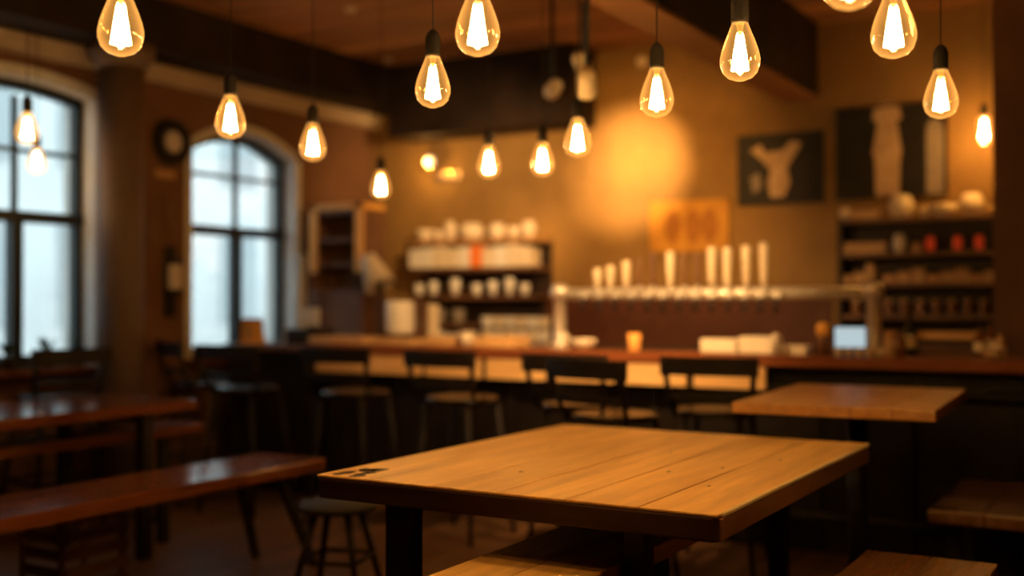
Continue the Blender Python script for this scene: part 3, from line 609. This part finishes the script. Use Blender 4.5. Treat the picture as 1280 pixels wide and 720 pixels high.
for j, (z_, n_, g_, mm) in enumerate(((zr[2], 11, 'tan boxes on the third right shelf', 'tan'), (zr[3], 9, 'small jars on the fourth right shelf', 'brown_glass'))):
    for k in range(n_):
        px = 1058 + k * (182 / (n_ - 1)) if j == 0 else 1070 + k * 20
        if j == 0 and k == 2: continue
        if j == 0: item('carton', ORD[k] + ' small tan box from the left on the third right shelf', 'box', mm if k % 3 else 'shelf_wood', (RX(px), SY + 0.09, z_), box=(0.078, 0.1, 0.05 + 0.018 * (k % 3)), group=g_)
        else: jar(ORD[k] + ' brown jar from the left on the fourth right shelf', (RX(px), SY + 0.08, z_), 0.095, 0.032, mm, 'tan', g_)
item('pot', 'round tan pot on the third right shelf above the right tap post', 'pot', 'tan', (RX(1090), SY + 0.03, zr[2] + 0.0), POT(0.035, 0.12))
def onb(px, Y=5.9): return (at_Y(px, 440, Y).x, Y, BZ)
jar('tan jar with lid on the bar just right of the tap rail', onb(1113, 5.8), 0.12, 0.036, 'tan', 'shelf_wood')
bottle('bottle', 'dark bottle with pale neck on the bar right of the tap rail', onb(1137), 0.20, 0.034, 'dark_glass')
bottle('bottle', 'small brown bottle left of the dark bottle on the bar', onb(1126, 5.72), 0.13, 0.026, 'brown_glass', label_m=None)
c = thing('wooden_rack', 'low wooden rack on the bar at right with an orange plank on top', 'rack', onb(1183, 5.98))
MB().box((-0.15, -0.06, 0.075), (0.15, 0.06, 0.115), 0.003).build('top_board', 'shelf_wood', c)
for sx in (-1, 1): MB().box((sx * 0.15, -0.055, 0), (sx * 0.135, 0.055, 0.075)).build('side_board', 'brown_wood', c)
MB().box((-0.135, -0.05, 0), (0.135, 0.05, 0.012)).build('bottom_board', 'brown_wood', c)
for k, (px, h, r, mm, lab) in enumerate(((1225, 0.15, 0.03, 'brown_glass', 'left brown bottle of the cluster at the right end of the bar'), (1238, 0.17, 0.032, 'brown_glass', 'tallest brown bottle of the cluster at the right end of the bar'), (1250, 0.12, 0.03, 'tan', 'short tan bottle of the cluster at the right end of the bar'))):
    bottle('bottle', lab, onb(px, 5.85 + 0.04 * (k % 2)), h, r, mm, 'bottles at the right end of the bar')
item('bowl', 'tan bowl in front of the bottle cluster at the right end of the bar', 'bowl', 'tan', onb(1240, 5.62), BOWL(0.05, 0.045))

# ------------------------------------------------------------------ pictures
def picture(name, label, px0, y0, px1, y1, frame_m, back_m, Y=YB, fw=0.02, cat='picture'):
    a = at_Y(px0, y1, Y - 0.03); b = at_Y(px1, y0, Y - 0.03); cx, cz = (a.x + b.x) / 2, (a.z + b.z) / 2; w2, h2 = (b.x - a.x) / 2, (b.z - a.z) / 2
    e = thing(name, label, cat, (cx, Y - 0.001, cz))
    MB().box((-w2, -0.02, -h2), (w2, 0, h2)).build('backing', back_m, e)
    m = MB(); m.box((-w2, -0.03, -h2), (-w2 + fw, 0, h2)).box((w2 - fw, -0.03, -h2), (w2, 0, h2)).box((-w2, -0.03, -h2), (w2, 0, -h2 + fw)).box((-w2, -0.03, h2 - fw), (w2, 0, h2)).build('frame', frame_m, e)
    return e, w2, h2
def shape(e, pts, m, d=0.021, name='figure'): MB().prism(pts, 'y', -d - 0.002, -0.019).build(name, m, e)
e, w2, h2 = picture('framed_picture', 'black-framed picture with a pale horned shape, hanging right of the tap handles', 922, 162, 1028, 257, 'black_matte', 'poster_black')
shape(e, [(-.20, .13), (-.13, .17), (-.10, .11), (.02, .12), (.08, .18), (.15, .16), (.10, .08), (.05, .0), (.07, -.1), (.03, -.19), (-.06, -.19), (-.08, -.1), (-.06, -.01), (-.11, .05)], 'poster_beige')
shape(e, [(-.2, -.05), (-.14, -.02), (-.12, -.12), (-.18, -.16)], 'poster_grey', name='smudge')
e, w2, h2 = picture('poster', 'tall black poster with a pale bottle-like figure above the right shelves', 1045, 125, 1183, 250, 'black_matte', 'poster_black', fw=0.01)
X0 = -0.02
shape(e, [(X0 - .07, -h2 + .01), (X0 - .075, -.05), (X0 - .09, .0), (X0 - .07, .1), (X0 - .055, .19), (X0 - .09, .2), (X0 - .08, .27), (X0 - .03, .31), (X0 + .03, .31), (X0 + .08, .27), (X0 + .09, .2), (X0 + .06, .19), (X0 + .075, .1), (X0 + .09, .0), (X0 + .08, -.06), (X0 + .075, -h2 + .01)], 'poster_beige')
shape(e, [(w2 - .12, -h2 + .01), (w2 - .12, .13), (w2 - .1, .18), (w2 - .04, .18), (w2 - .02, .13), (w2 - .02, -h2 + .01)], 'poster_grey', name='grey_panel')
e, w2, h2 = picture('poster', 'yellow-orange poster hanging on the wall behind the tap handles', 812, 248, 911, 316, 'poster_yellow', 'poster_yellow', fw=0.015, cat='poster')
m = MB()
for cx in (-0.12, 0.03, 0.15):
    pts = [(cx + 0.06 * math.cos(q), 0.0 + 0.12 * math.sin(q)) for q in [i * 0.4488 for i in range(14)]]; m.prism(pts, 'y', -0.022, -0.019)
m.build('figure', 'poster_orange', e)
# things on the left wall between column and window
p = at_X(213, 178, XL)
e = thing('round_wall_plaque', 'round dark wall plaque with a faintly glowing amber centre, left of the second window', 'wall decoration', (XL + 0.001, p.y, p.z))
ry = Matrix.Rotation(math.radians(90), 4, 'Y')
MB().lathe([(0.07, 0.03), (0.09, 0.045), (0.145, 0.04), (0.155, 0.0), (0.07, 0.0)], n=32, mtx=ry).build('rim', 'black_wood', e)
MB().lathe([(0, 0.0), (0.07, 0.0), (0.07, 0.03), (0, 0.034)], n=24, mtx=ry).build('centre', 'amber_glow', e)  # faint glow put into the centre, though the plaque is no lamp
p = at_X(211, 350, XL)
e = thing('wall_lantern', 'dark wall lantern with a small amber glass, beside the second window', 'wall lamp', (XL + 0.001, p.y, p.z))
MB().box((0, -0.045, -0.24), (0.03, 0.045, 0.22), 0.01).build('back_plate', 'black_wood', e)
MB().box((0.03, -0.04, -0.06), (0.09, 0.04, 0.10), 0.01).build('lantern_glass', 'amber_glow', e)
MB().box((0.02, -0.05, 0.10), (0.10, 0.05, 0.13), 0.006).box((0.02, -0.05, -0.09), (0.10, 0.05, -0.06), 0.006).build('cap', 'black_wood', e)
for k, (px, y_, w_, h_, mm, lab) in enumerate(((205, 218, .16, .05, 'shelf_wood', 'small tan plaque under the round dark plaque'), (190, 290, .10, .16, 'brown_wood', 'small dark picture left of the wall lantern'), (214, 268, .12, .20, 'brown_wood', 'small dark picture above the wall lantern'))):
    p = at_X(px, y_, XL); o = MB().box((0, -w_ / 2, -h_ / 2), (0.02, w_ / 2, h_ / 2), 0.003).build('wall_picture', mm, None, (XL + 0.001, p.y, p.z)); tag(o, lab, 'picture')
# small plants on the sill of window 1
for k, yy in enumerate((3.95, 4.2, 4.42)):
    e = thing('potted_plant', ['left', 'middle', 'right'][k] + ' of the small dark potted plants on the sill of the left window', 'plant', (XL + 0.03, yy, SILL + 0.004), 0, 'potted plants on the left sill')
    MB().lathe([(0, 0), (0.035, 0), (0.045, 0.07), (0, 0.07)]).build('pot', 'black_matte', e)
    m = MB()
    for j in range(14):
        a = j * 2.4; r = 0.03 + 0.03 * random.random(); hz = 0.07 + 0.09 * random.random(); tip = Vector((r * 1.6 * math.cos(a), r * 1.6 * math.sin(a), hz + 0.02)); b0 = Vector((0, 0, 0.065)); sd_ = Vector((-math.sin(a), math.cos(a), 0)) * 0.012
        mid = (b0 + tip) / 2 + Vector((0, 0, 0.02)); vs = [m.bm.verts.new(q) for q in (b0, mid + sd_, tip, mid - sd_)]; m.bm.faces.new(vs)
        vs = [m.bm.verts.new(q + Vector((0, 0, 0.002))) for q in (b0, mid + sd_, tip, mid - sd_)]; m.bm.faces.new(vs[::-1])
    m.build('leaves', 'leaf', e)

# ------------------------------------------------------------------ hanging bulbs
HP = [(0, -0.062), (0.012, -0.062), (0.030, -0.055), (0.043, -0.042), (0.0495, -0.022), (0.0500, -0.008), (0.046, 0.012), (0.038, 0.036), (0.029, 0.058), (0.022, 0.076), (0.018, 0.088)]
def make_bulb(label, k=1.0, tubular=False):
    e = thing('pendant_bulb', label, 'light bulb', (0, 0, 0), 0, 'hanging filament bulbs')
    prof = [(r * k, z * k) for r, z in HP] if not tubular else [(0, -0.085), (0.018, -0.083), (0.032, -0.07), (0.036, -0.05), (0.036, 0.06), (0.026, 0.08), (0.018, 0.088)]
    gl = MB().lathe(prof, n=28).build('glass_envelope', 'bulb_glass', e)
    s = 1.0 if not tubular else 1.2
    m = MB(); n = 8
    for j in range(n):
        a = 2 * math.pi * j / n; b = a + math.pi / n
        m.tube([(0.008 * math.cos(a) * k, 0.008 * math.sin(a) * k, 0.050 * k * s), (0.021 * math.cos(a) * k, 0.021 * math.sin(a) * k, -0.036 * k * s), (0.021 * math.cos(b) * k, 0.021 * math.sin(b) * k, -0.036 * k * s), (0.008 * math.cos(b) * k, 0.008 * math.sin(b) * k, 0.050 * k * s)], 0.0016 * k, 5)
    m.build('filament', 'filament', e)
    MB().lathe([(0, 0.0), (0.004, 0), (0.005, 0.06), (0.012, 0.088), (0, 0.088)], (0, 0, 0), 10).build('glass_stem', 'bulb_glass', e)
    MB().lathe([(0, 0.082 * k), (0.021, 0.082 * k), (0.022, 0.09 * k), (0.022, 0.135 * k), (0.016, 0.15 * k), (0.006, 0.16 * k), (0, 0.16 * k)], n=16).build('socket', 'black_matte', e)
    return e
LD = bpy.data.lights.new('bulb_light', 'POINT'); LD.energy = BULB_W; LD.color = WARM; LD.shadow_soft_size = 0.020
LDN = bpy.data.lights.new('near_bulb_light', 'POINT'); LDN.energy = BULB_W; LDN.color = WARM; LDN.shadow_soft_size = 0.008
ZBULB = 1.86
BB = [(151, 35, 0, 'biggest hanging bulb, cut by the top edge, over the left tables'),
      (597, 35, 0, 'hanging bulb at the top edge above the centre of the room'),
      (541, 107, 0, 'hanging bulb just below and left of the top centre bulb'),
      (288, 150, 0, 'hanging bulb directly above the second window'),
      (391, 181, 0, 'hanging bulb right of the second window, above the orange-framed cabinet'),
      (476, 233, 0, 'lowest hanging bulb, between the cabinet and the left wall shelves'),
      (611, 205, 0, 'hanging bulb right above the left wall shelves'),
      (678, 202, 0, 'hanging bulb right of the left wall shelves, lower of a close pair'),
      (722, 175, 0, 'hanging bulb, upper right one of the close pair by the wall glow'),
      (821, 120, 0, 'hanging bulb above the yellow poster and the wall glow'),
      (925, 70, 0, 'hanging bulb above the black-framed picture'),
      (1117, 38, 0, 'hanging bulb near the top edge above the tall black poster'),
      (1062, -30, 0, 'hanging bulb almost wholly above the top edge, only its tip showing'),
      (1176, 122, 0, 'hanging bulb at the right edge of the tall black poster'),
      (34, 163, 1, 'hanging bulb in front of the left window, larger of the two there'),
      (46, 203, 1, 'little added bulb standing for a bulb reflected in the left window')]  # last entry is added, in place of a bulb's reflection in the pane
proto = make_bulb(BB[0][3])
copies = [proto] + [copy_tree(proto) for _ in BB[1:]]
for i, (px, py, typ, lab) in enumerate(BB):
    zb = ZBULB; p = at_z(px, py, zb); k = 1.0
    if typ == 1: zb = 2.02; p = at_z(px, py, zb); k = 1.0
    e = copies[i]; e['label'] = lab
    e.location = p; e.rotation_euler = (0, 0, random.random() * 3)
    # each cord has its own length up to the ceiling or beam it hangs from
    top = ZC
    if -2.21 < p.x < -1.96: top = 2.56
    MB().cyl((0, 0, 0.155), (0, 0, top - p.z), 0.0022, n=6).build('cord', 'black_matte', e)
    MB().lathe([(0, top - p.z - 0.025), (0.04, top - p.z - 0.02), (0.045, top - p.z), (0, top - p.z)], n=16).build('ceiling_rose', 'black_matte', e)
    dist = p.length
    l = bpy.data.objects.new('bulb_light', LDN if (p.x ** 2 + p.y ** 2) ** .5 < 3.3 else LD); C.objects.link(l); l.parent = e; l.location = (0, 0, 0.0)
    if typ == 1: l.data = LD.copy(); l.data.energy = BULB_W * 0.35
p = at_Y(1230, 163, 6.98)
e = make_bulb('slim tubular hanging bulb by the wall at far right', tubular=True); e.location = p
MB().cyl((0, 0, 0.155), (0, 0, ZC - p.z), 0.0022, n=6).build('cord', 'black_matte', e)
l = bpy.data.objects.new('bulb_light', LD.copy()); l.data.energy = BULB_W * 2.6; C.objects.link(l); l.parent = e

# ------------------------------------------------------------------ ceiling spotlights and small ceiling fittings
def spotlight(label, pos, target, energy, deg, mount_z):
    e = thing('ceiling_spotlight', label, 'spotlight', pos, 0, 'ceiling spotlights')
    d = (Vector(target) - Vector(pos)).normalized(); q = d.to_track_quat('-Z', 'Y').to_matrix().to_4x4()
    MB().lathe([(0, 0.10), (0.03, 0.10), (0.042, 0.08), (0.046, -0.03), (0.042, -0.03), (0.036, 0.03), (0, 0.03)], n=18, mtx=q).build('lamp_head', 'cream', e)
    MB().cyl((0, 0, 0.03), (0, 0, mount_z - pos[2]), 0.012).build('arm', 'black_metal', e)
    ld = bpy.data.lights.new('spot', 'SPOT'); ld.energy = energy; ld.color = (1, 0.56, 0.21); ld.spot_size = math.radians(deg); ld.spot_blend = 1.0; ld.shadow_soft_size = 0.03
    o = bpy.data.objects.new('spot_beam', ld); C.objects.link(o); o.parent = e; o.rotation_euler = d.to_track_quat('-Z', 'Y').to_euler(); o.location = d * 0.05
    return e
s1 = at_Y(728, 80, 5.4)
spotlight('cream ceiling spotlight aimed at the bright patch of wall over the taps', s1, (-3.29, YB, 2.19), SPOT_A, 31, ZC)
ld = bpy.data.lights.new('spill', 'SPOT'); ld.energy = SPOT_A * 0.18; ld.color = (1, 0.46, 0.10); ld.spot_size = math.radians(68); ld.spot_blend = 1.0; ld.shadow_soft_size = 0.03
o = bpy.data.objects.new('spot_spill', ld); C.objects.link(o); d = (Vector((-3.1, YB, 2.1)) - s1).normalized(); o.location = s1 + d * 0.05; o.rotation_euler = d.to_track_quat('-Z', 'Y').to_euler()
s2 = at_Y(690, 113, 5.6)
s3 = at_Y(734, 110, 4.35)
spotlight('cream ceiling spotlight lower right of the others, aimed at the tap row', s3, (-2.75, 5.75, 1.05), SPOT_C, 92, ZC)
spotlight('cream ceiling spotlight lower left of the other, aimed over the left wall shelves', s2, (-4.72, YB, 1.98), SPOT_B, 62, ZC)
def knob(px, py, zz, label):
    p = at_z(px, py, zz); o = MB().lathe([(0, -0.03), (0.025, -0.025), (0.04, -0.01), (0.042, 0.0), (0, 0.0)]).build('smoke_detector', 'cream', None, (p.x, p.y, zz)); tag(o, label, 'ceiling fitting')
knob(438, 10, ZC, 'small pale round fitting on the ceiling near the top edge')
p = at_Y(803, 77, YB); o = MB().lathe([(0, -0.001), (0.042, -0.001), (0.04, 0.02), (0.025, 0.035), (0, 0.04)], mtx=Matrix.Rotation(math.radians(90), 4, 'X')).build('wall_fitting', 'cream', None, (p.x, YB, p.z)); tag(o, 'small pale round fitting high on the back wall above the wall glow', 'wall fitting')
knob(485, 73, ZC, 'small pale round fitting on the ceiling left of the centre bulbs')
# little wall lamp left of shelf glow
p = at_Y(537, 202, YB - 0.12)
e = thing('wall_lamp', 'little brass wall lamp with round lit globe above the left wall shelves', 'wall lamp', (p.x, YB - 0.001, p.z))
MB().lathe([(0, -0.04), (0.028, -0.03), (0.04, 0), (0.028, 0.03), (0, 0.04)], (0, -0.12, 0)).build('globe', 'frost', e)
MB().tube([(0, 0, -0.10), (0, -0.08, -0.10), (0, -0.12, -0.04)], 0.008).build('arm', 'brass', e); MB().box((-0.02, -0.02, -0.14), (0.22, 0, -0.07), 0.004).build('wall_plate', 'brass', e)
l = bpy.data.objects.new('globe_light', LD.copy()); l.data.energy = 5; C.objects.link(l); l.parent = e; l.location = (0, -0.18, -0.02)
